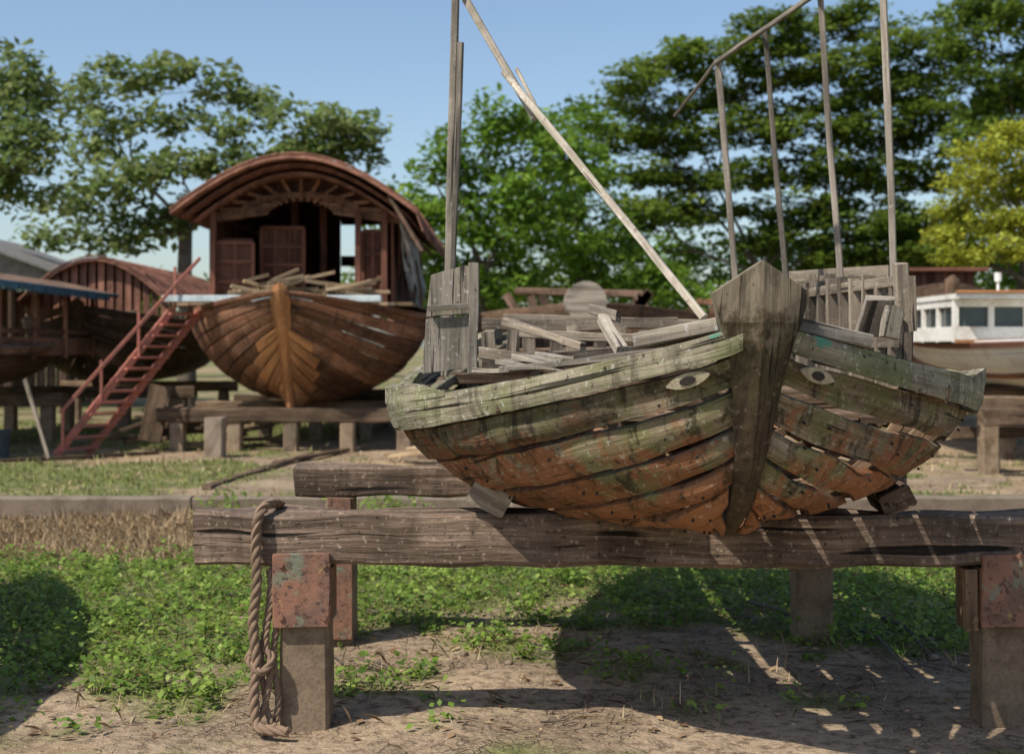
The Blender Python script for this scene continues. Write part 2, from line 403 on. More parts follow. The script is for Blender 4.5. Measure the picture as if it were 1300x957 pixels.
# ------------------------------------------------------------ hull builder
def cat(a,x):
    n=len(a); x=min(max(x,0),n-1); i=min(int(x),n-2); t=x-i
    p1,p2=a[i],a[i+1]; p0=a[i-1] if i>0 else 2*p1-p2; p3=a[i+2] if i+2<n else 2*p2-p1
    return .5*((2*p1)+(-p0+p2)*t+(2*p0-5*p1+4*p2-p3)*t*t+(-p0+3*p1-3*p2+p3)*t**3)
class Hull:
    def __init__(s,cx,zs,ys,xm,zm,ymid,yst,zst_rise,xend=.3,x0=.05,p=(.5,.9),roll=0,yaw=0,q=(.4,.8)):
        s.__dict__.update(locals()); s.K=len(zs)-1
        s.piv=Vector((cx,ymid,zm[0]))
        s.R=Matrix.Rotation(yaw,3,'Z')@Matrix.Rotation(roll,3,'Y')
    def P(s,k,t,side):
        zs,ys,xm,zm=cat(s.zs,k),cat(s.ys,k),cat(s.xm,k),cat(s.zm,k); c_=k/s.K
        if t<=1:
            pp=s.p[0]+(s.p[1]-s.p[0])*c_; qq=s.q[0]+(s.q[1]-s.q[0])*c_
            f=math.sin(math.pi*max(t,0)/2); y=ys+(s.ymid-ys)*t
            x=s.x0+(max(xm,s.x0)-s.x0)*f**pp if t>0 else s.x0; z=zs+(zm-zs)*f**qq if t>0 else zs
        else:
            g=t-1; y=s.ymid+(s.yst-s.ymid)*g
            c=max(0,math.cos(math.pi*g/2))**.75; x=s.x0+(max(xm,s.x0)-s.x0)*(s.xend+(1-s.xend)*c)
            z=zm+s.zst_rise*g*g*(.35+.65*c_)+ (1-c_)*g*g*.15
        v=Vector((s.cx+side*x,y,z))
        return s.R@(v-s.piv)+s.piv
    def N(s,k,t,side):
        e=.02; t=max(t,.012)
        a=s.P(min(k+e,s.K),t,side)-s.P(max(k-e,0),t,side); b=s.P(k,t+e,side)-s.P(k,max(t-e,0),side)
        n=a.cross(b)
        if n.length<1e-9: return Vector((side,-.5,-.3)).normalized()
        n.normalize()
        if n.dot(Vector((side,-.3,-.4)))<0: n=-n
        return n
    def planks(s,b,k0,k1,th,gap=.006,cols=56,t0=0.,t1=2.,out=0.,rows=4,tint=None,wav=.004,side=None):
        for sd in ((-1,1) if side is None else (side,)):
            ti=random.random() if tint is None else tint
            ru,rv=random.random()*30,random.random()*30; off=random.uniform(-.5,.5)*wav+out
            O=[];I=[];UV=[]; so=random.random()*50; u_=ru; lp=None
            for i in range(cols+1):
                ff=i/cols; ff=ff**1.35 if t0==0 else ff
                t=t0+(t1-t0)*ff
                w=(s.P(k1,t,sd)-s.P(k0,t,sd)).length
                pm=s.P((k0+k1)/2,t,sd)
                if lp is not None: u_+=(pm-lp).length
                lp=pm
                gk=min(.3,gap/max(w,.02))*(k1-k0)
                gk1=gk*(1+1.2*noise.noise(Vector((t*9,so,k0)))); gk0=gk*(1+1.2*noise.noise(Vector((t*9,so,k1*3))))
                for j in range(rows+1):
                    k=k0+gk0+(k1-k0-gk0-gk1)*j/rows
                    p=s.P(k,t,sd); n=s.N(k,t,sd)
                    cup=-.35*wav*(2*j/rows-1)**2
                    ww=wav*noise.noise(Vector((t*6,so,j*.4)))
                    O.append(p+n*(off+ww+cup)); I.append(p+n*(off+ww-th)); UV.append((u_,rv+w*j/rows))
            R=rows+1
            fo=[(i*R+j,(i+1)*R+j,(i+1)*R+j+1,i*R+j+1) for i in range(cols) for j in range(rows)]
            b.add(O,fo,UV,ti,True); b.add(I,[f[::-1] for f in fo],UV,ti*.8,True)
            for j in (0,rows):
                vs=[];uv=[]
                for i in range(cols+1):
                    vs+=[O[i*R+j],I[i*R+j]]; u=UV[i*R+j]; uv+=[u,(u[0],u[1]+th)]
                b.add(vs,[(2*i,2*i+1,2*i+3,2*i+2) for i in range(cols)],uv,ti*.7,True)
            for i in (0,cols):
                vs=[];uv=[]
                for j in range(R):
                    vs+=[O[i*R+j],I[i*R+j]]; u=UV[i*R+j]; uv+=[u,(u[0]+th,u[1])]
                b.add(vs,[(2*j,2*j+1,2*j+3,2*j+2) for j in range(rows)],uv,ti*.7,False)

def gen_hull(cx,ybow,ymid,yst,hw,zb,zrim,zbow,K=7,rake=1.,rise=.5,ex=.62,**kw):
    zs=[zb+(zbow-zb)*(k/K)**ex for k in range(K+1)]
    ys=[ybow+rake*(1-(k/K)**.6)**1.2 if k<K else ybow for k in range(K+1)]
    th=[math.radians(80*k/K) for k in range(K+1)]; c8=1-math.cos(math.radians(80))
    xm=[hw*math.sin(a)/math.sin(math.radians(80))+.04 for a in th]
    zm=[zb+(zrim-zb)*(1-math.cos(a))/c8 for a in th]
    return Hull(cx,zs,ys,xm,zm,ymid,yst,rise,**kw)
def stem(b,H,z_top,hw_list,proud=.08,tint=.4,peak=.08,head=None):
    n=18; vs=[];uv=[]
    def prof(hw): return ((-hw,.08),(-hw,-.02),(0,-proud),(hw,-.02),(hw,.08))
    for i in range(n+1):
        f=i/n; k=f*H.K; c=H.R@(Vector((H.cx,cat(H.ys,k),cat(H.zs,k)))-H.piv)+H.piv
        hw=np.interp(f,[a for a,_ in hw_list],[q for _,q in hw_list])
        for x,y in prof(hw):
            vs.append(c+Vector((x+.006*noise.noise(Vector((f*9,x*30,0))),y,0))); uv.append((c.z,x+y))
    top=c+Vector((0,-.01,z_top)); hw=head or hw_list[-1][1]
    for x,y in prof(hw):
        vs.append(top+Vector((x,y,peak if x==0 else 0))); uv.append((top.z,x+y))
    vs.append(top+Vector((0,.08,peak))); uv.append((top.z+.05,.08))
    fs=[(i*5+j,i*5+j+1,i*5+5+j+1,i*5+5+j) for i in range(n+1) for j in range(4)]
    o=(n+1)*5; fs+=[(o,o+1,o+2,o+5),(o+5,o+2,o+3,o+4)]
    fs+=[(i*5+4,i*5,i*5+5,i*5+9) for i in range(n+1)]+[(o+4,o,o+5)]
    b.add(vs,fs,uv,tint)

# ------------------------------------------------------------ MAIN BOAT
mb=root('weathered_wooden_boat',(.8,7,.9))
H=Hull(.775,zs=[.885,.99,1.09,1.20,1.33,1.47,1.60,1.68],ys=[5.45,5.22,5.08,4.98,4.90,4.83,4.77,4.74],
  xm=[.05,.23,.45,.68,.92,1.13,1.26,1.30],zm=[.845,.85,.865,.905,.99,1.13,1.28,1.405],ymid=6.45,yst=9.3,zst_rise=.32,xend=.45,x0=.05,
  p=(.5,.86),q=(.42,.72),roll=math.radians(-1.6),yaw=.045)
b=MB()
for kk in range(6):
    for sd in (-1,1):
        H.planks(b,kk,kk+1,.035,gap=.011+.004*(kk%2)+(.004 if sd==1 else 0),wav=.02,cols=64,side=sd,tint=random.choice((.25,.45,.65,.85))+random.uniform(-.08,.08))
b.emit('hull_planking',m_boat,mb)
b=MB(); H.planks(b,6,7,.055,gap=.003,out=.032,wav=.008,t0=.0,cols=70,tint=.65)
b.emit('gunwale_wale',m_wale,mb)
b=MB()
for sd in (-1,1):
    for (ta,tb,hgt) in ((.55,1.15,.05),(1.17,1.95,.06)):
        n=60; vs=[];uv=[]; ru=random.random()*9
        for i in range(n+1):
            t=ta+(tb-ta)*i/n; p=H.P(7,t,sd); q=H.N(6.8,t,sd); q.z=0; q.normalize()
            h=hgt*min(1,max(.1,(i)/14.))*(1+.15*noise.noise(Vector((t*14,sd,2))))
            for a,z in ((.03,-.02),(.03,h),(-.025,h-.006),(-.025,-.02)):
                vs.append(p+q*a+Vector((0,0,z))); uv.append((ru+t*2.2,z+a*1.0))
        fs=[(i*4+j,i*4+4+j,i*4+4+(j+1)%4,i*4+(j+1)%4) for i in range(n) for j in range(4)]+[(0,1,2,3),(n*4+3,n*4+2,n*4+1,n*4)]
        b.add(vs,fs,uv,random.uniform(.45,.7))
for sd in (-1,1):
    pth=[H.P(6.9,t,sd)+Vector((-sd*.09,.03,-.03)) for t in np.linspace(.12,1.95,26)]
    for i in range(25): b.plank(pth[i],pth[i+1],.06,.05,tint=.4,seg=1)
b.emit('sheer_strake',m_wale,mb)
b=MB()
stem(b,H,.10,[(0,.03),(.14,.036),(.43,.052),(.6,.072),(.72,.085),(.86,.108),(1,.135)],proud=.055,tint=.5,peak=.105,head=.158)
b.emit('stem_post',m_stem,mb)
b=MB()
for sd in (-1,1):
    b.plank((.84+sd*.03,4.86,1.69),(.84+sd*.38,5.05,1.62),.16,.05,jit=.01,tint=.6)
b.emit('breasthook',m_grey,mb)
b=MB()
for kf in (.5,1.5,2.6,3.7,4.6,5.5):
    for sd in (-1,1):
        for t in (.05,.09,.30,.34,.62,.66):
            kk=kf+random.uniform(-.25,.25); tt=t+random.uniform(-.012,.012)
            p=H.P(kk,tt,sd); n=H.N(kk,tt,sd); b.tube([p+n*.0,p+n*.012],.005,7,.2)
b.emit('nail_heads',m_dark,mb)
b=MB()
for t in np.linspace(.35,1.9,12):
    for sd in (-1,1):
        pth=[H.P(k,t,sd)-H.N(k,t,sd)*.06 for k in np.linspace(.1,6.8,9)]
        for i in range(8): b.plank(pth[i],pth[i+1],.05,.05,seg=1)
for t,zz in ((.42,1.38),(.75,1.34),(1.2,1.34),(1.55,1.42),(1.85,1.55)):
    pl=H.P(6.4,t,-1);pr=H.P(6.4,t,1); pl.z=zz;pr.z=zz+.04
    b.plank(pl,pr,.12,.06,jit=.01)
for i in range(11):
    x=.80-.92+i*.18
    if i in (3,8): continue
    b.plank((x,6.5,1.27+random.uniform(-.01,.02)),(x+random.uniform(-.03,.03),8.9,1.33),.165,.03,jit=.006)
b.emit('ribs_and_deck',m_beam2,mb)
b=MB()
L=[H.P(k,2,-1) for k in np.linspace(0,7,8)]; Rr=[H.P(k,2,1) for k in np.linspace(7,0,8)]
b.poly([*L,*Rr],.05,(0,1,0),tint=.4)
b.emit('transom',m_brown,mb)
b=MB()
b.plank(W(612,412,8.9),W(860,410,8.9),.04,.07,jit=.015,tint=.5)
b.plank(W(640,404,9.2),W(890,412,9.2),.04,.06,jit=.01,tint=.7)
b.plank(W(700,460,7.4),W(608,448,7.4),.05,.06,jit=.015,tint=.9)
b.plank(W(640,408,7.8),W(740,440,7.4),.05,.045,jit=.01,tint=.9)
b.plank(W(610,462,7.6),W(860,446,8.),.05,.09,jit=.01,tint=.3)
b.plank(W(660,424,8.3),W(880,432,8.0),.05,.05,jit=.01,tint=.6)
for px in (622,650,672,705,728,760,790,822,846): b.plank(W(px,458,8.6),W(px+random.uniform(-4,4),416+random.uniform(-3,8),8.6),.08,.03,up=(0,1,0),jit=.006)
b.emit('stern_coaming',m_dgrey,mb)
b=MB()
b.plank(W(766,404,6.9),W(790,446,6.6),.055,.045,jit=.012,tint=.8,seg=5)
b.plank(W(750,392,6.95),W(784,402,6.9),.075,.05,jit=.02,seg=5,tint=.7)
b.plank(W(640,470,6.2),W(905,440,5.2),.05,.03,jit=.012,tint=.5)
b.plank(W(1104,425,6.3),W(1116,380,6.2),.13,.05,up=(0,1,0),jit=.02,seg=5,tint=.5)
b.plank(W(1128,428,6.2),W(1134,388,6.2),.08,.05,up=(0,1,0),jit=.02,seg=5,tint=.7)
for q in ((640,458,700,468,6.0),(665,452,716,462,5.9),(690,450,735,458,6.1),(655,466,720,472,5.85),(612,470,680,474,6.2)):
    b.plank(W(q[0],q[1],q[4]+.3),W(q[2],q[3],q[4]),.10,.022,jit=.02,seg=6,taper=.5,tint=random.uniform(.4,1))
b.emit('splintered_boards',m_grey,mb)
b=MB()
p=lambda x,y,D=6.6: W(x,y,D)
b.poly([p(547,349),p(560,345),p(576,341),p(574,372),p(575,400),p(541,402)],.035,(0.1,1,0),tint=.8)
b.poly([p(577,341),p(588,337),p(596,338),p(597,400),p(575,400)],.035,(.1,1,0),tint=.95)
b.poly([p(541,404),p(597,402),p(595,440),p(594,466),p(560,471),p(536,474)],.035,(.1,1,0),tint=.75)
b.plank(p(601,335,6.56),p(600,474,6.5),.035,.05,up=(1,.1,0),jit=.014,seg=14,tint=.5)
b.plank(p(543,392,6.57),p(600,388,6.57),.02,.025,tint=.2)
b.emit('upright_side_board',m_grey,mb)
b=MB()
A0=Vector((1.50,8.3,0));A1=Vector((1.80,6.6,0))
for i in range(13):
    f=i/12; q=A0.lerp(A1,f); top=1.91+.05*random.random()-.02*(i%3==0); 
    b.plank((q.x,q.y,1.40),(q.x+random.uniform(-.01,.01),q.y,top),.028,.115,up=(1,.15,0),jit=.008,seg=4)
b.plank((1.47,8.3,1.88),(1.77,6.55,1.90),.03,.05,tint=.8); b.plank((1.47,8.3,1.60),(1.77,6.55,1.62),.03,.05,tint=.3)
b.plank(W(1000,352,8.6),W(1130,345,8.2),.03,.07,jit=.012,tint=.6)
for i in range(9): b.plank(W(1028+i*13,400,8.),W(1028+i*13+random.uniform(-2,2),350+random.uniform(-3,6),8.),.05+.01*random.random(),.03,up=(0,1,0),jit=.01,seg=3)
b.plank(W(1150,420,6.3),W(1145,334,6.3),.06,.05,up=(0,1,0),jit=.02,seg=6,tint=.8)
b.plank(W(1161,418,6.2),W(1158,350,6.2),.035,.05,up=(0,1,0),jit=.02,seg=6,tint=.5)
b.emit('bulwark_boards',m_dgrey,mb)
b=MB()
def pole(a,c,w=.042,t=None): b.plank(a,c,w,w*.8,up=(.2,1,0),jit=.010,bev=.006,tint=t,fr=1.1)
pole(W(938,352,9.)-Vector((0,0,.3)),W(911,76,9.),.040); pole(W(1004,345,8.2)-Vector((0,0,.4)),W(971,42,8.2),.032)
pole(W(1074,350,7.3)-Vector((0,0,.4)),W(1041,0,7.3),.032,.8); pole(W(1136,385,6.6)-Vector((0,0,.2)),W(1125,0,6.6)+Vector((-.02,0,.4)),.031,.9)
pole(W(1041,0,7.3),W(1038,-30,7.3),.034)
pole(W(908,80,9.),W(1048,-16,7.15),.032,.6); pole(W(1048,-16,7.15),W(1120,-64,6.6),.034,.6)
pole(W(908,80,9.),W(857,147,10.2),.022,.2)
pole(W(565,345,6.8)-Vector((0,0,.5)),W(580,-30,6.8),.038,.6); pole(W(571,340,6.75)-Vector((0,0,.3)),W(585,55,6.75),.028,.3)
pole(W(580,-30,6.8),W(1120,-64,6.6),.04)
b.emit('roof_frame_poles',m_pole,mb)
b=MB()
b.plank(W(583,-14,6.9),W(680,150,6.3),.034,.028,up=(.4,1,0),jit=.010,bev=.005,tint=.95,fr=1.5)
b.plank(W(640,92,6.45),W(895,404,4.95),.030,.022,up=(.4,1,0),jit=.008,bev=.004,tint=1.,fr=1.2)
b.plank(W(655,88,6.42),W(686,146,6.2),.016,.016,up=(.4,1,0),jit=.010,bev=.003,tint=.8)
b.emit('fallen_roof_plank',m_grey,mb)
def eye(side,k,t,ang,sx=.085,sy=.026):
    c=H.P(k,t,side); n=H.N(k,t,side); u=(H.P(k,t+.03,side)-H.P(k,t-.03,side)).normalized(); 
    if u.x<0: u=-u
    v=n.cross(u).normalized()
    if v.z<0: v=-v
    u2=(u*math.cos(ang)+v*math.sin(ang)); v2=(v*math.cos(ang)-u*math.sin(ang))
    for (a,bb,o,m,nm,pw) in ((sx,sy,.024,m_pale,'eye_white',1.6),(sx*.36,sy*.60,.0275,m_dark,'eye_pupil',1.1)):
        B=MB(); R=[]
        for i in range(28):
            A=2*math.pi*i/28; yy=math.sin(A); yy=math.copysign(abs(yy)**pw,yy)
            R.append(c+n*o+u2*a*math.cos(A)+v2*bb*yy)
        B.poly(R,.010,-n,tint=.7); B.emit(nm,m,mb)
eye(-1,5.68,.055,.0); eye(1,5.68,.050,.0)
# ------------------------------------------------------------ timber stand
ts=root('timber_boat_stand',(.8,6,0))
b=MB(); b.plank((-1.335,6.1,.79),(3.6,6.1,.775),.24,.222,jit=.022,bev=.018,seg=80,tint=.65); b.emit('front_beam',m_beam,ts)
b=MB(); b.plank(W(372,612,7.7)+Vector((0,.1,0)),W(1150,612,7.7)+Vector((0,.1,0)),.2,.165,jit=.022,bev=.014,seg=40,tint=.6); b.emit('rear_beam',m_beam,ts)
def fpost(x):
    b=MB(); b.plank((x,6.08,-.1),(x,6.08,.50),.21,.20,up=(0,1,0),jit=.01,bev=.014,seg=8); b.emit('concrete_post',m_post,ts)
    b=MB(); b.plank((x-.005,5.955,.43),(x-.005,5.955,.732),.235,.03,up=(0,1,0),jit=.008,bev=.006,seg=8,tint=.6)
    b.plank((x+.0,6.08,.44),(x+.0,6.08,.665),.225,.21,up=(0,1,0),jit=.004,tint=.4)
    for dx in (-.09,.09):
        for dz in (.47,.69): b.tube([(x+dx,5.945,dz),(x+dx,5.93,dz)],.012,8)
    b.emit('rusted_plate',m_plate,ts)
fpost(-.875); fpost(2.09)
b=MB(); b.plank((1.95,6.08,.40),(1.945,6.08,.66),.055,.14,up=(0,1,0),jit=.01,tint=.8); b.emit('side_timber',m_beam2,ts)
b=MB()
for px in (431,1034): b.plank(W(px,830,7.7)+Vector((0,.08,0)),W(px,632,7.7)+Vector((0,.08,0)),.2 if px>900 else .15,.2,up=(0,1,0),jit=.01,bev=.012,seg=6)
b.emit('rear_posts',m_post,ts)
b=MB(); b.plank(W(431,810,7.66),W(431,632,7.66),.13,.03,up=(0,1,0),jit=.01); b.emit('rear_plate',m_plate,ts)
b=MB()
c0=W(622,630,5.98)
b.plank(c0+Vector((.0,-.03,0)),c0+Vector((.03,.42,.0)),.17,.125,up=(.55,0,1),jit=.008,bev=.01,seg=4,tint=.75)
b.emit('chock',m_dgrey,ts)
b=MB(); b.plank((1.62,5.98,.95),(1.66,6.4,.95),.14,.10,up=(-.45,0,1),jit=.01,tint=.2)
b.plank((.35,7.7,.96),(1.3,7.7,.96),.2,.06,jit=.01,tint=.2)
b.emit('chock_aft',m_beam,ts)
rp=root('mooring_rope',(-1.04,5.95,.9))
def rope(path,r,name,strands=3):
    pts=[Vector(p) for p in path]; out=[]
    for i in range(len(pts)-1):
        n=max(2,int((pts[i+1]-pts[i]).length/.012))
        for j in range(n):
            out.append(Vector([cat([q[a] for q in pts],i+j/n) for a in range(3)]))
    B=MB()
    for s_ in range(strands):
        P_=[];L=0
        for i,p in enumerate(out):
            if i: L+=(p-out[i-1]).length
            d=(out[min(i+1,len(out)-1)]-out[max(i-1,0)]).normalized()
            e=d.cross(Vector((.3,.95,.1))).normalized(); g=d.cross(e)
            A=L*2*math.pi/(r*7)+s_*2*math.pi/strands
            P_.append(p+(e*math.cos(A)+g*math.sin(A))*r*.52)
        B.tube(P_,r*.56,6,.5)
    B.emit(name,m_rope,rp)
rope([(-1.00,6.16,.915),(-1.02,6.05,.935),(-1.05,5.97,.915),(-1.065,5.945,.86),(-1.07,5.94,.75),(-1.065,5.93,.6),(-1.08,5.93,.45),(-1.065,5.92,.3),(-1.07,5.9,.16),(-1.06,5.88,.05),(-1.02,5.84,.03),(-.9,5.8,.03)],.022,'hanging_rope')
rope([(-1.02,5.98,.66),(-1.01,5.96,.55),(-1.03,5.95,.38),(-1.01,5.94,.25),(-1.04,5.92,.08),(-1.1,5.9,.03)],.015,'rope_tail')
rope([(-1.0,5.99,.68),(-.985,5.98,.5),(-1.0,5.97,.3),(-.98,5.96,.12),(-.99,5.95,.02)],.015,'rope_tail')
rope([(-1.01,5.99,.67),(-1.03,5.97,.45),(-1.05,5.95,.3),(-1.03,5.94,.12),(-1.0,5.92,.02)],.013,'rope_tail')
rope([(-1.05,5.97,.36),(-1.1,5.93,.3),(-1.04,5.9,.25),(-1.0,5.93,.3),(-1.05,5.96,.35)],.017,'rope_knot')

# ------------------------------------------------------------ background boats
def trestle(rt,cx,ys_,hw,zt,mat=m_beam2,beam=.22,n=4):
    b=MB(); c=MB()
    for y in ys_:
        b.plank((cx-hw,y,zt-beam/2),(cx+hw,y,zt-beam/2),beam*1.2,beam,jit=.02,bev=.02)
        for i in range(n):
            x=cx-hw*.85+2*hw*.85*i/(n-1)
            c.plank((x,y,-.1),(x,y,zt-beam-.002),.22,.22,up=(0,1,0),jit=.015)
    b.emit('trestle_beams',mat,rt); c.emit('trestle_posts',m_post,rt)

rb=root('roofed_rice_barge',(-3.4,24,0))
HB=gen_hull(-3.42,20.9,24.2,33,1.98,.66,2.14,2.42,K=10,rake=1.1,rise=.5,ex=.5,p=(.5,.62),q=(.38,.75),x0=.07)
b=MB()
for k in range(10):
    HB.planks(b,k,k+1,.05,gap=.009,cols=34,wav=.015,rows=3)
b.emit('hull_planking',m_orange,rb)
b=MB(); HB.planks(b,9.6,10,.09,gap=.0,cols=34,out=.05,rows=2,tint=.35)
b.emit('wale',m_orange,rb)
b=MB(); stem(b,HB,.06,[(0,.06),(.5,.12),(.85,.15),(1,.11)],proud=.07,tint=.75,peak=.06)
for sd in (-1,1):
    for k,te in ((.0,.30),(1.,.25),(2.,.19),(3.,.13),(4,.08)):
        HB.planks(b,k+.03,k+.97,.02,gap=.006,cols=10,t0=.0,t1=te*random.uniform(.85,1.15),out=.026,rows=2,side=sd,tint=.45+.5*random.random())
b.emit('stem_and_bow_fan',m_orange2,rb)
b=MB()
b.plank((-5.32,21.75,2.33),(-2.0,21.75,2.33),.30,.10,tint=.8); b.emit('deck_edge',m_bluew,rb)
b=MB()
for i in range(14): b.plank((-5.2+i*.27,22.3,2.27),(-5.2+i*.27,31,2.3),.25,.05)
for _ in range(46):
    x=random.uniform(-4.6,-2.5);y=random.uniform(21.7,22.5);a=random.uniform(-.9,.9);l=random.uniform(.25,.75)
    z=2.40+random.random()*.34*(1-abs(x+3.6)/1.5)
    b.plank((x,y,z),(x+l*math.cos(a),y+l*.3,z+l*math.sin(a)*.45),.12,.05)
b.emit('deck_and_planks',m_lumber,rb)
def arch(u,zc,za,hw,cx):
    return cx+hw*u, zc+za*(max(0,math.cos(u*math.pi/2*.98))**.9)+.05*abs(u)**6
def roof(rt,cx,y0,y1,hw,zc,za,th,mat,n=28,name='roof',tint=.6):
    b=MB(); vs=[];uv=[]
    for iy,y in enumerate([y0,y1]):
        for i in range(n+1):
            x,z=arch(-1+2*i/n,zc,za,hw,cx)
            vs+=[(x,y,z),(x*1.0,y,z-th)]; uv+=[(y,i*.15),(y,i*.15+.1)]
    m=2*(n+1); fs=[]
    for i in range(n):
        a=2*i; fs+=[(a,a+2,m+a+2,m+a),(a+1,m+a+1,m+a+3,a+3),(a,a+1,a+3,a+2),(m+a,m+a+2,m+a+3,m+a+1)]
    fs+=[(0,m,m+1,1),(2*n,2*n+1,m+2*n+1,m+2*n)]
    b.add(vs,fs,uv,tint); b.emit(name,mat,rt)
CXR=-3.46
roof(rb,CXR,22.5,31.5,1.96,3.66,.98,.06,m_roofred,name='roof_outer',tint=.9)
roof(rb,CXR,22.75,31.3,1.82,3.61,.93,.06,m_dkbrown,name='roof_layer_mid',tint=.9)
roof(rb,CXR,23.0,31.2,1.70,3.56,.87,.06,m_roofred,name='roof_layer_inner',tint=.6)
b=MB()
for y in np.linspace(22.52,31.4,16):
    pr=[Vector((arch(-1+2*i/18,3.685,.98,1.97,CXR)[0],y,arch(-1+2*i/18,3.685,.98,1.97,CXR)[1])) for i in range(19)]
    for i in range(18): b.plank(pr[i],pr[i+1],.06,.03,seg=1,tint=.5+.3*random.random())
for y in np.linspace(22.6,31,20): b.plank((CXR+1.95,y,3.70),(CXR+2.05,y,3.4+.1*random.random()),.16,.02,up=(1,0,0),tint=random.random())
b.emit('roof_battens',m_roofred,rb)
b=MB(); yg=23.3; cxg,czg=CXR,3.74
for i in range(15):
    a=math.radians(12+156*i/14); u=math.cos(a)
    X,Z=arch(min(.97,max(-.97,u*1.0)),3.54,.83,1.60,CXR)
    b.plank((cxg+.55*math.cos(a),yg,czg+.24*math.sin(a)),(X,yg,Z),.06,.04,up=(0,1,0),tint=.5)
pr=[Vector((cxg+.98*math.cos(A),yg-.02,czg+.34*math.sin(A))) for A in np.linspace(0.05,math.pi-.05,14)]
for i in range(13): b.plank(pr[i],pr[i+1],.10,.05,up=(0,1,0),seg=1,tint=.2)
b.plank((CXR-1.63,yg,3.68),(CXR-.95,yg,3.76),.06,.14,tint=.2);b.plank((CXR+.95,yg,3.76),(CXR+1.63,yg,3.68),.06,.14,tint=.2)
b.emit('gable_slats',m_orange,rb)
b=MB(); pts=[(CXR-1.58,yg+.12,3.62)]+[(arch(u,3.50,.83,1.60,CXR)[0],yg+.12,arch(u,3.50,.83,1.60,CXR)[1]) for u in np.linspace(-.95,.95,20)]+[(CXR+1.58,yg+.12,3.62)]
pts+= [(CXR+.9*math.cos(A),yg+.12,3.70+.3*math.sin(A)) for A in np.linspace(0.05,math.pi-.05,12)]
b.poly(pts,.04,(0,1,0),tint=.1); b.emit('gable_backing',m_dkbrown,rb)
b=MB()
for x in (CXR-1.42,CXR+.95,CXR+1.38): b.plank((x,23.2,2.3),(x,23.2,3.80),.10,.10,up=(0,1,0),tint=.9)
b.plank((CXR-.30,24.6,2.3),(CXR-.30,24.6,4.2),.12,.1,up=(0,1,0),tint=.5)
b.plank((CXR+.20,24.6,2.3),(CXR+.20,24.6,4.2),.12,.1,up=(0,1,0),tint=.5)
def panel_door(b,x0,x1,y,z0,z1,nx_=2,nz_=3):
    b.plank(((x0+x1)/2,y,z0),((x0+x1)/2,y,z1),x1-x0,.03,up=(0,1,0),tint=.6,seg=1)
    for i in range(nx_+1): 
        x=x0+(x1-x0)*i/nx_; b.plank((x,y-.03,z0),(x,y-.03,z1),.06,.03,up=(0,1,0),tint=1.)
    for j in range(nz_+1):
        z=z0+(z1-z0)*j/nz_; b.plank((x0,y-.034,z),(x1,y-.034,z),.03,.06,tint=1.)
panel_door(b,CXR-1.36,CXR-.78,23.3,2.35,3.3); panel_door(b,CXR-.76,CXR-.05,24.0,2.35,3.6,3,4)
panel_door(b,CXR+1.0,CXR+1.34,23.4,2.35,3.5,2,3)
b.plank((CXR-1.3,23.35,3.35),(CXR-.8,23.35,3.35),.05,.05)
for sd,x in ((-1,CXR-1.45),(1,CXR+1.5)):
    for i in range(26):
        y=23.4+i*.3
        if sd==1 and i%7 in (3,4):
            b.plank((x,y,2.2),(x,y,2.8),.29,.04,up=(1,0,0)); continue
        b.plank((x,y,2.1),(x,y,3.74),.29,.04,up=(1,0,0))
yb=27.5
for x0,x1,z0,z1 in ((-1.4,.15,2.2,4.3),(.9,1.45,2.2,4.1),(.15,.9,2.2,2.55),(.15,.9,3.15,3.35),(.15,.9,3.95,4.3)):
    b.plank((CXR+(x0+x1)/2,yb,z0),(CXR+(x0+x1)/2,yb,z1),x1-x0-.01,.05,up=(0,1,0),seg=1,tint=.2)
b.emit('cabin_woodwork',m_dkbrown,rb)
b=MB()
for i in range(14):
    y=23.3+i*.26
    b.plank((CXR+1.62,y,3.70),(CXR+1.75+random.uniform(-.1,.1),y+random.uniform(-.1,.1),3.70-random.uniform(.5,1.4)),.3,.02,up=(1,0,0),jit=.08,seg=6)
b.emit('tattered_tarp',m_cloth,rb)
b=MB(); b.plank((CXR+1.5,22.6,4.0),(CXR+2.05,22.4,3.1),.07,.05,tint=.2); b.emit('roof_prop',m_brown,rb)
trestle(rb,-3.4,(21.9,24.6,28,31.5),2.05,.66,n=5)
ld=root('red_boarding_ladder',(-6,21,0))
b=MB()
t_=W(238,392,22.0); bt=W(92,578,20.9); bt.z=0.02
for dx in (-.16,.16):
    off=Vector((dx,dx*1.6,0)); b.plank(bt+off,t_+off,.05,.11,tint=.7)
n=13
for i in range(n):
    f=(i+.5)/n; c=bt.lerp(t_,f); b.plank(c+Vector((-.18,-.28,0)),c+Vector((.18,.28,0)),.17,.035,tint=.9)
r0,r1=bt+Vector((-.1,-.25,.62)),t_+Vector((-.1,-.25,.62))
b.plank(r0,r1+Vector((.35,0,.15)),.035,.05,tint=.6)
for f in (.02,.34,.66,.98):
    c=bt.lerp(t_,f)+Vector((-.1,-.25,0)); b.plank(c,c+Vector((0,0,.63+.05*f)),.04,.04,up=(0,1,0))
b.emit('ladder_frame',m_red,ld)
jk=root('timber_pile',(-6,21.5,0)); b=MB()
for _ in range(26):
    x=random.uniform(-6.3,-4.7);y=random.uniform(22.0,23.6);a=random.uniform(-.5,.5);l=random.uniform(.5,1.3)
    z=.08+random.random()*.5; b.plank((x,y,z),(x+l*math.cos(a),y+l*math.sin(a),z+random.uniform(-.05,.2)),.16,.06)
b.plank(W(190,560,22),W(205,490,22),.35,.05,up=(0,1,0)); 
b.emit('planks',m_beam2,jk)
jk=root('timber_pile',(-1.4,19,0)); b=MB()
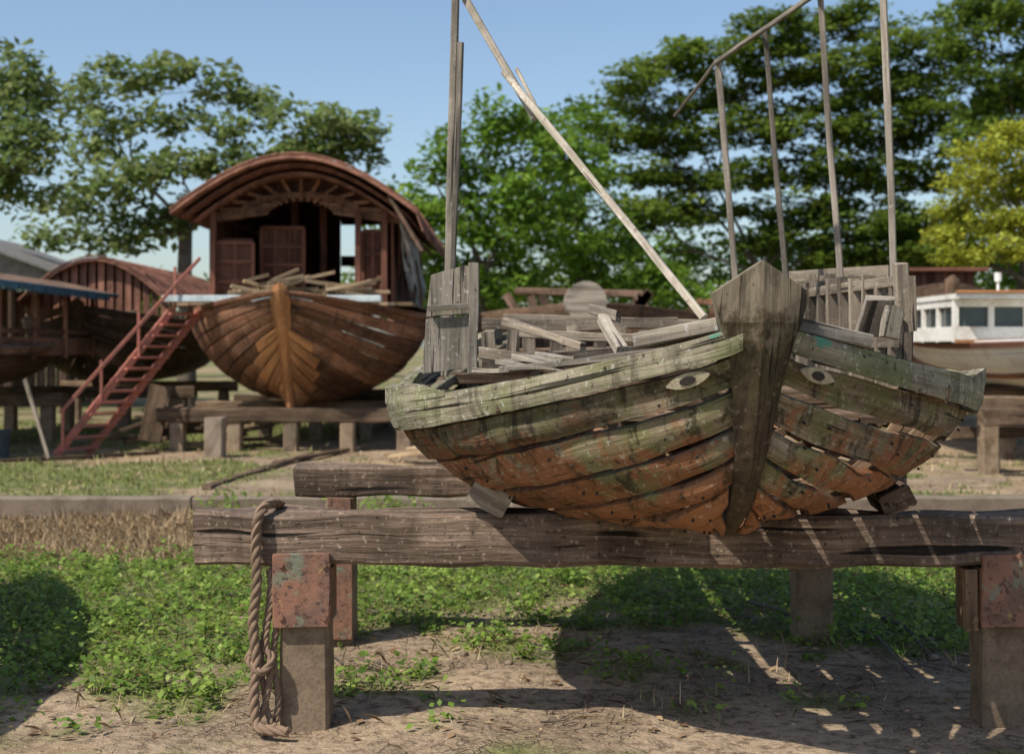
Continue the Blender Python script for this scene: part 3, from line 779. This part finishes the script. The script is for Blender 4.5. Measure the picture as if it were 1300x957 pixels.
for _ in range(14):
    x=random.uniform(-1.9,-.6);y=random.uniform(18.5,19.8);a=random.uniform(-.5,.5);l=random.uniform(.3,.9)
    b.plank((x,y,.08+random.random()*.12),(x+l*math.cos(a),y+l*math.sin(a),.1+random.random()*.2),.14,.05)
b.emit('planks',m_lumber,jk)
jk=root('concrete_block',(-4.3,20.6,0)); b=MB(); q=W(273,575,20.6); b.plank((q.x,q.y,-.05),(q.x,q.y,.58),.28,.28,up=(0,1,0),jit=.02); b.emit('block',m_conc,jk)

sb=root('red_roof_houseboat',(-8.5,30,0))
Hs=gen_hull(-7.9,25.8,28.5,36,1.75,.85,2.1,2.35,K=7,rake=1.2,rise=.3,p=(.5,.65),x0=.06)
b=MB()
for k in range(7): Hs.planks(b,k,k+1,.05,gap=.012,cols=24,wav=.012,rows=2)
stem(b,Hs,.05,[(0,.06),(1,.12)],proud=.08)
b.emit('hull_planking',m_brown,sb)
roof(sb,-8.0,27.2,35,1.45,2.35,.95,.06,m_roofred,name='arched_roof')
b=MB()
for y in np.linspace(27.2,34.9,14):
    pr=[Vector((arch(-1+2*i/14,2.38,.95,1.46,-8.0)[0],y,arch(-1+2*i/14,2.38,.95,1.46,-8.0)[1])) for i in range(15)]
    for i in range(14): b.plank(pr[i],pr[i+1],.05,.03,seg=1)
for i in range(16): 
    u=-.93+1.86*i/15; x,z=arch(u,2.35,.9,1.4,-8.0); b.plank((x,27.4,2.1),(x,27.4,z),.12,.03,up=(0,1,0))
b.emit('roof_ribs',m_roofred,sb)
trestle(sb,-7.9,(27,31),1.9,.85)
OX=-.75
lb=root('open_cabin_boat',(-8.6,21,0))
Hl=gen_hull(-8.75+OX,17.6,21.4,28,1.9,.82,1.62,1.85,K=6,rake=1.2,rise=.3,p=(.5,.6),x0=.06)
b=MB()
for k in range(6): Hl.planks(b,k,k+1,.05,gap=.012,cols=24,wav=.012,rows=2)
Hl.planks(b,5.5,6,.08,gap=0,cols=24,out=.06,rows=2,tint=1.)
stem(b,Hl,.05,[(0,.06),(1,.12)],proud=.08)
b.emit('hull_planking',m_brown,lb)
b=MB()
for y in (19.8,21.4,23,24.6,26.2):
    for x in (-9.9,-8.75,-7.45,-6.98):
        b.plank((x+OX,y,1.4),(x+OX,y,2.55),.07,.07,up=(0,1,0))
for x in (-9.9,-7.0): 
    b.plank((x+OX,19.8,1.85),(x+OX,26.2,1.85),.05,.08); b.plank((x+OX,19.8,1.6),(x+OX,26.2,1.6),.05,.3)
b.plank((-9.9+OX,19.8,1.85),(-7.0+OX,19.8,1.85),.05,.08); b.plank((-9.9+OX,19.8,1.58),(-7.0+OX,19.8,1.58),.04,.3)
b.plank((-9.9+OX,23.8,1.4),(-8.2+OX,23.8,2.5),.6,.05,up=(0,1,0))
b.emit('cabin_frame',m_orange,lb)
roof(lb,-8.45+OX,19.2,27,1.72,2.52,.36,.07,m_brown,name='cabin_roof')
b=MB()
for i in range(34):
    x=-10.1+OX+i*.1; b.poly([(x,19.18,2.52+.0),(x+.09,19.18,2.52),(x+.045,19.18,2.42)],.02,(0,-1,0))
for i in range(60):
    y=19.2+i*.12; b.poly([(-6.73+OX,y,2.54),(-6.73+OX,y+.11,2.54),(-6.73+OX,y+.055,2.44)],.02,(1,0,0))
b.plank((-10.15+OX,19.17,2.565),(-6.75+OX,19.17,2.565),.03,.04); b.plank((-6.72+OX,19.2,2.565),(-6.72+OX,27,2.565),.03,.04)
b.emit('blue_valance',m_blue,lb)
b=MB()
b.plank(W(62,582,18.7),W(32,482,19.1),.05,.05,up=(0,1,0)); b.emit('prop_pole',m_dgrey,lb)
trestle(lb,-8.7+OX,(20,24),1.9,.82)
tb=root('plastic_tub',(-7.5,20.2,0)); b=MB()
ring=[(.26,0),(.29,.36),(.32,.40),(.29,.40),(.26,.34)]
vs=[];n=20
for r,z in ring:
    for j in range(n): vs.append((-7.5+r*math.cos(2*math.pi*j/n),20.4+r*math.sin(2*math.pi*j/n),z))
fs=[(i*n+j,i*n+(j+1)%n,(i+1)*n+(j+1)%n,(i+1)*n+j) for i in range(len(ring)-1) for j in range(n)]
b.add(vs,fs,None,.3,True); b.emit('tub',m_tub,tb)
sh=root('grey_roof_shed',(-14,36,0)); b=MB()
b.poly([(-19,36,4.9),(-14.6,36,4.6),(-11.0,36,3.35),(-11.1,36,3.2),(-19,36,3.2)],.08,(0,1,0),tint=.3)
b.poly([(-14.6,35.6,4.65),(-10.9,35.6,3.3),(-10.9,42,3.3),(-14.6,42,4.65)],.08,(.3,0,-.9)); b.poly([(-18.6,35.6,3.1),(-14.6,35.6,4.65),(-14.6,42,4.65),(-18.6,42,3.1)],.08,(-.3,0,-.9))
b.emit('roof',m_thatch,sh)
b=MB()
for x in (-18,-16.2,-14.4,-12.8,-11.4):
    b.plank((x,36.2,0),(x,36.2,3.3),.2,.2,up=(0,1,0)); b.plank((x,41,0),(x,41,3.3),.2,.2,up=(0,1,0))
for i in range(24): b.plank((-18+i*.29,41.2,0),(-18+i*.29,41.2,3.2),.27,.03,up=(0,1,0))
b.emit('posts_and_wall',m_brown,sh)
for nm,cx,yb,hw,zr,zb_,zbow,m in (('wooden_barge_hull',1.3,22.5,2.1,2.15,.85,2.3,m_brown),('wooden_barge_hull',7.9,25.5,1.9,2.35,.9,2.75,m_brown),('wooden_barge_hull',5.0,27.,1.8,2.1,.9,2.4,m_orange)):
    r_=root(nm,(cx,yb+3,0))
    h_=gen_hull(cx,yb,yb+3,yb+10,hw,zb_,zr,zbow,K=6,rake=1.1,rise=.3,p=(.5,.62),x0=.06)
    b=MB()
    for k in range(6): h_.planks(b,k,k+1,.05,gap=.012,cols=22,wav=.012,rows=2)
    stem(b,h_,.05,[(0,.06),(1,.12)],proud=.08)
    for i in range(10): b.plank((cx-hw*.8,yb+2+i*.7,zr),(cx+hw*.8,yb+2+i*.7,zr+.05),.3,.05)
    for i in range(9):
        x=cx+random.uniform(-hw*.7,hw*.7); b.plank((x,yb+2.5,zr),(x+random.uniform(-.4,.4),yb+2.5,zr+random.uniform(.15,.45)),.15,.06,up=(0,1,0))
    b.plank((cx-hw*.6,yb+3.2,zr+.45),(cx+hw*.5,yb+3.2,zr+.4),.3,.12,tint=.9)
    b.emit('hull_planking',m,r_); trestle(r_,cx,(yb+1.5,yb+5),hw,zb_,n=4)
b=MB(); r_=root('wheelhouse',(6.9,28,2.4))
for i in range(14): b.plank((7.0+i*.16,28.2,2.3),(7.0+i*.16,28.2,3.1),.15,.04,up=(0,1,0))
b.plank((6.9,28.15,3.12),(9.4,28.15,3.12),.3,.07,tint=.9); b.plank((6.95,28.1,2.7),(9.3,28.1,2.7),.05,.08,tint=.9)
b.emit('plank_cabin',m_dkbrown,r_)
r_=root('wooden_drum',W(742,395,21)); b=MB(); c=W(742,395,21); c.z=2.25
b.tube([c+Vector((0,-.5,0)),c+Vector((0,.5,0))],.30,18,.8); b.emit('drum',m_pole,r_)

wb=root('white_cabin_boat',(7.6,20,0))
Hw=gen_hull(7.75,17.0,19.6,26,1.5,1.0,1.66,1.72,K=6,rake=1.3,rise=.2,p=(.5,.6),x0=.06)
b=MB()
for k in range(6): Hw.planks(b,k,k+1,.04,gap=.004,cols=26,wav=.004,rows=2,tint=.75)
stem(b,Hw,.06,[(0,.06),(1,.1)],proud=.06,tint=.8)
vs=[Hw.P(6,t,-1)+Vector((0,0,-.05)) for t in np.linspace(.0,2,20)]+[Hw.P(6,t,1)+Vector((0,0,-.05)) for t in np.linspace(2,0,20)]
b.poly(vs,.03,(0,0,1),tint=.8)
b.emit('white_hull',m_white,wb)
b=MB(); Hw.planks(b,5.6,6,.05,gap=0,cols=26,out=.05,rows=2,tint=.2,wav=0); Hw.planks(b,2.9,3.3,.03,gap=0,cols=26,out=.02,rows=1,tint=.5,wav=0); b.emit('hull_trim',m_roofred,wb)
b=MB(); cx0,cx1,yf,z0,z1=6.02,8.9,19.3,1.66,2.25
b.plank((cx0-.05,yf+1.8,z1+.03),(cx1+.05,yf+1.8,z1+.03),4.2,.07,tint=.9)
for x in np.linspace(cx0,cx1,7): b.plank((x,yf,z0),(x,yf,z1),.08,.06,up=(0,1,0),tint=.9)
for z,h in ((z0+.11,.2),(z1-.06,.1)): b.plank((cx0,yf-.004,z),(cx1,yf-.004,z),.05,h,tint=.9)
for y in np.linspace(yf,yf+3.6,6): b.plank((cx0,y+.04,z0),(cx0,y+.04,z1),.06,.08,up=(0,1,0),tint=.9)
for z,h in ((z0+.11,.2),(z1-.06,.1)): b.plank((cx0-.004,yf,z),(cx0-.004,yf+3.6,z),.05,h,tint=.9)
b.emit('cabin_frame',m_white,wb)
b=MB(); b.plank((cx0,yf+.04,(z0+z1)/2),(cx1,yf+.04,(z0+z1)/2),.01,z1-z0-.1); b.plank((cx0+.035,yf+.1,(z0+z1)/2),(cx0+.035,yf+3.6,(z0+z1)/2),.01,z1-z0-.1); b.emit('cabin_windows',m_glass,wb)
b=MB(); b.plank((cx0-.08,yf-.28,z1+.085),(cx1+.05,yf-.28,z1+.085),.12,.035)
b.plank((cx0-.02,yf-.05,z0+.01),(cx1,yf-.05,z0+.01),.04,.05); b.emit('orange_trim',m_orange2,wb)
b=MB(); b.tube([(6.7,19.6,2.28),(6.7,19.6,2.50)],.02,8); b.tube([(6.7,19.6,2.5),(6.7,19.6,2.62)],.05,10); b.emit('mast_lamp',m_white,wb)
trestle(wb,7.7,(17.9,20.5,24),2.0,.98,n=4)
b=MB(); b.plank((5.7,17.3,.74),(9.7,17.3,.74),.25,.2,jit=.02); b.plank((5.6,18.2,.5),(9.7,18.2,.5),.2,.14,jit=.02); b.emit('cradle',m_beam2,wb)

nb=root('wooden_boat',(-4.3,5.5,0))
Hn=gen_hull(-4.45,3.2,5.6,8.9,1.4,.9,1.5,1.75,K=6,rake=.8,rise=.2,p=(.6,.8),x0=.05,xend=.15)
b=MB()
for k in range(6): Hn.planks(b,k,k+1,.04,gap=.006,cols=24,wav=.01,rows=2)
stem(b,Hn,.1,[(0,.05),(1,.12)],proud=.06)
for i in range(12): b.plank((-5.3,4.4+i*.33,1.3),(-3.6,4.4+i*.33,1.3),.32,.04)
b.emit('hull_planking',m_boat,nb); trestle(nb,-4.5,(4.6,7.4),1.1,.9,n=3)

# ------------------------------------------------------------ trees
lm_mid=leaf_mat('leaves_bright',(.035,.085,.008),(.13,.24,.022),(.26,.38,.05),.38)
lm_dark=leaf_mat('leaves_deep',(.022,.055,.008),(.10,.165,.02),(.24,.31,.05),.34)
lm_alm=leaf_mat('leaves_almond',(.045,.08,.015),(.12,.19,.035),(.36,.40,.16),.33)
lm_yel=leaf_mat('leaves_yellow',(.13,.17,.02),(.31,.35,.035),(.52,.48,.06),.35)
def tree(name,D,trunkpx,blobs,mat,leaf=.28,dens=14.,sub=.75,flat=.7,depth=1.2,tr=.3,fork=None,up=.5,shell=.35,limb=1.,nsk=1.,cv=.24):
    tx=(trunkpx-650)*D/F; rt=root(name,(tx,D,0))
    b=MB(); fz=fork if fork else 3.
    jog=lambda s: Vector((random.uniform(-s,s),random.uniform(-s,s),0))
    b.tube([(tx,D,-.1),Vector((tx,D,fz*.35))+jog(.15),Vector((tx,D,fz*.7))+jog(.2),(tx,D,fz)],[tr*1.35,tr,tr*.9,tr*.8],9)
    C=[];S=[];T=[]
    hubs=[]
    for (px,py,rx,ry) in blobs:
        D2=D+random.uniform(-.5,.5)*depth*2
        c=W(px,py,D2); a=rx*D/F; cc=ry*D/F; d=min(a*depth,5.)
        st=Vector((tx,D,fz*random.uniform(.8,1.))); r0=tr*.5*limb
        cand=[h for h in hubs if (h[0]-c).length<(st-c).length*.6 and h[0].z<c.z+.5]
        if cand:
            h=min(cand,key=lambda h:(h[0]-c).length); st=h[0]; r0=h[1]
        mid=st.lerp(c,.5)+Vector((0,0,-.10*(c-st).length+.2))+jog(.4)
        b.tube([st,st.lerp(mid,.5)+jog(.15),mid,mid.lerp(c,.55)+jog(.2),c],[r0,r0*.8,r0*.6,r0*.4,r0*.15],7)
        hubs.append((mid,r0*.55))
        ns=max(6,int(nsk*4.4*(a*cc+a*d+cc*d)/(sub*sub)/1.6)); bt_=random.uniform(-.10,.10)
        for _ in range(ns):
            v=np.random.normal(size=3); v/=np.linalg.norm(v); rr=(shell+(1-shell)*random.random()**.6)*random.choice((1,1,1,1.18))
            sc=np.array([c.x+v[0]*a*rr,c.y+v[1]*d*rr,c.z+v[2]*cc*rr])
            r=sub*random.uniform(.4,1.3); n=int(dens*r*r*10*random.uniform(.5,1.25)/(leaf/.28)**2)
            if n<3: continue
            if random.random()<.25: b.tube([c.lerp(Vector(sc),.1),c.lerp(Vector(sc),.6)+jog(.1),Vector(sc)],[r0*.15,r0*.1,r0*.05],5,caps=False)
            q=np.random.normal(size=(n,3)); q/=np.linalg.norm(q,axis=1)[:,None]; q*=(np.random.rand(n)**.45)[:,None]*r; q[:,2]*=flat
            C.append(sc+q); S.append(np.random.uniform(.6,1.25,n)*leaf)
            T.append(np.random.normal(.47,.14,n)+random.uniform(-cv,cv)+bt_)
    b.emit('trunk_and_limbs',m_bark,rt)
    leaves_mesh('crown_foliage',np.concatenate(C),np.concatenate(S),np.concatenate(T),mat,rt,up=up)
tree('almond_tree',38,236,[(110,125,45,28),(165,100,45,22),(225,85,40,20),(275,110,50,26),(330,125,38,22),(300,160,48,22),(390,150,55,22),(455,160,42,20),(430,195,60,22),(150,165,50,26),(110,200,45,26),(205,150,45,22),(230,210,55,22),(160,235,55,22),(110,265,50,20),(70,302,42,10),(185,290,52,22),(300,205,55,18),(360,190,50,20),(475,190,28,18),(225,270,40,20),(140,310,45,12)],
  lm_alm,leaf=.30,dens=11,sub=.52,flat=.6,depth=1.1,tr=.22,fork=5.0,up=.7,shell=.2,nsk=.95,limb=.6)
tree('almond_tree',33,-40,[(20,85,48,22),(50,115,42,25),(5,130,50,30),(35,165,45,25),(-20,200,60,40),(30,205,35,22),(10,240,35,20),(65,250,20,14)],lm_alm,leaf=.25,dens=10,sub=.5,flat=.7,tr=.2,fork=5.,up=.6,nsk=1.1,limb=.6)
tree('leafy_tree',48,610,[(545,215,38,30),(590,190,40,35),(640,150,40,25),(610,235,60,40),(670,200,50,40),(560,275,60,38),(640,290,70,45),(510,300,35,40),(540,345,60,40),(620,360,80,40),(500,260,30,30),(680,250,50,40)],lm_mid,leaf=.30,dens=11,sub=.7,flat=.6,tr=.3,fork=4.5,depth=1.,nsk=1.1,limb=.6)
tree('leafy_tree',52,740,[(715,190,45,30),(745,230,50,45),(700,270,55,45),(760,300,55,45),(710,345,70,40),(790,350,60,40),(680,160,30,20),(850,370,70,35),(730,150,40,22)],lm_mid,leaf=.30,dens=11,sub=.7,flat=.6,tr=.3,fork=4.5,depth=1.,nsk=1.1,limb=.6)
rt_blobs=[(800,105,45,18),(845,75,50,20),(915,65,55,22),(975,35,50,22),(1040,40,55,24),(1085,25,50,20),(1140,50,50,24),(1190,85,45,28),(830,135,65,22),(910,115,60,26),(990,85,60,30),(1065,90,60,30),(1130,115,60,30),(790,175,50,20),(870,180,65,22),(950,165,65,26),(1040,150,70,30),(1120,170,70,28),(1195,150,50,32),(785,222,62,18),(860,232,60,18),(940,222,60,22),(1030,215,70,26),(1120,225,70,28),(1195,215,50,30),(820,268,70,20),(905,270,45,16),(1000,268,60,24),(1090,278,70,26),(1170,285,60,30),(790,310,55,20),(960,305,40,16),(1050,318,60,22),(1130,325,60,24),(1210,330,50,25)]
tree('rain_tree',62,965,rt_blobs,lm_dark,leaf=.36,dens=12,sub=.85,flat=.34,depth=1.1,tr=.38,fork=5.,up=1.2,limb=.5,nsk=1.45,cv=.32)
tree('broadleaf_tree',54,1330,[(1225,60,40,28),(1265,25,50,28),(1310,50,50,40),(1250,100,45,25),(1290,135,50,28),(1235,140,35,18),(1340,110,50,50),(1330,-10,60,40),(1255,175,45,20),(1215,20,30,22)],lm_dark,leaf=.30,dens=12,sub=.7,flat=.5,tr=.3,fork=6,nsk=1.2,limb=.6,cv=.3)
tree('yellow_green_tree',34,1300,[(1290,170,35,16),(1250,195,38,16),(1300,210,40,18),(1225,228,38,14),(1270,245,50,18),(1205,262,30,12),(1240,280,50,18),(1300,285,50,22),(1195,300,28,12),(1250,318,50,16),(1340,240,50,50),(1215,325,30,10)],lm_yel,leaf=.17,dens=11,sub=.42,flat=.5,tr=.12,fork=3.5,up=.7,nsk=1.3)
bl=[(px,random.uniform(372,395),48,38) for px in range(-350,1700,55)]
tree('distant_trees',74,980,bl,lm_dark,leaf=.5,dens=8,sub=1.3,flat=.7,tr=.3,fork=2.5,depth=.8,limb=.4)
bl=[(px,random.uniform(315,345),50,38) for px in range(1000,1320,50)]+[(px,random.uniform(315,345),42,34) for px in (820,860,905,945,980)]
tree('background_trees',68,1120,bl,lm_mid,leaf=.4,dens=8,sub=1.,flat=.6,tr=.3,fork=2.5,depth=.8,limb=.4)
C=[];S=[];T=[]
rt=root('small_bush',(-1.2,12.6,0))
for cx_,cy_ in ((-1.0,12.9),(-1.25,12.7),(-2.6,12.9)):
    n=240; q=np.random.normal(size=(n,3)); q*=np.array([.14,.12,.10]); C.append(q+np.array([cx_,cy_,.14])); S.append(np.random.uniform(.03,.07,n)); T.append(np.random.rand(n))
C=np.concatenate(C); C[:,2]=np.abs(C[:,2]); leaves_mesh('foliage',C,np.concatenate(S),np.concatenate(T),m_weed,rt)

# ------------------------------------------------------------ light, world, camera
sd=Vector((-.50,-.40,.82)).normalized()
el=math.asin(sd.z); az=math.atan2(sd.x,sd.y)
w=bpy.data.worlds.new('World'); scene.world=w; w.use_nodes=True
nt=w.node_tree; bg=nt.nodes['Background']; sky=nt.nodes.new('ShaderNodeTexSky'); sky.sky_type='NISHITA'
sky.sun_disc=False; sky.sun_elevation=el; sky.sun_rotation=az; sky.air_density=1.0; sky.dust_density=1.2; sky.ozone_density=2.2
nt.links.new(sky.outputs[0],bg.inputs[0]); bg.inputs[1].default_value=.15
L=bpy.data.lights.new('sun','SUN'); L.energy=5.; L.angle=math.radians(.5); L.color=(1,.95,.87)
lo=bpy.data.objects.new('sun',L); scene.collection.objects.link(lo); lo.rotation_euler=(-sd).to_track_quat('-Z','Y').to_euler(); lo.location=sd*30
cd=bpy.data.cameras.new('camera'); cam=bpy.data.objects.new('camera',cd); scene.collection.objects.link(cam)
cam.location=(0,0,CH); cam.rotation_euler=(math.radians(90),0,0); cd.sensor_width=36; cd.lens=36*F/1300; cd.shift_y=-38.5/1300
cd.clip_end=4000; cd.dof.use_dof=True; cd.dof.focus_distance=5.5; cd.dof.aperture_fstop=3.2
scene.camera=cam
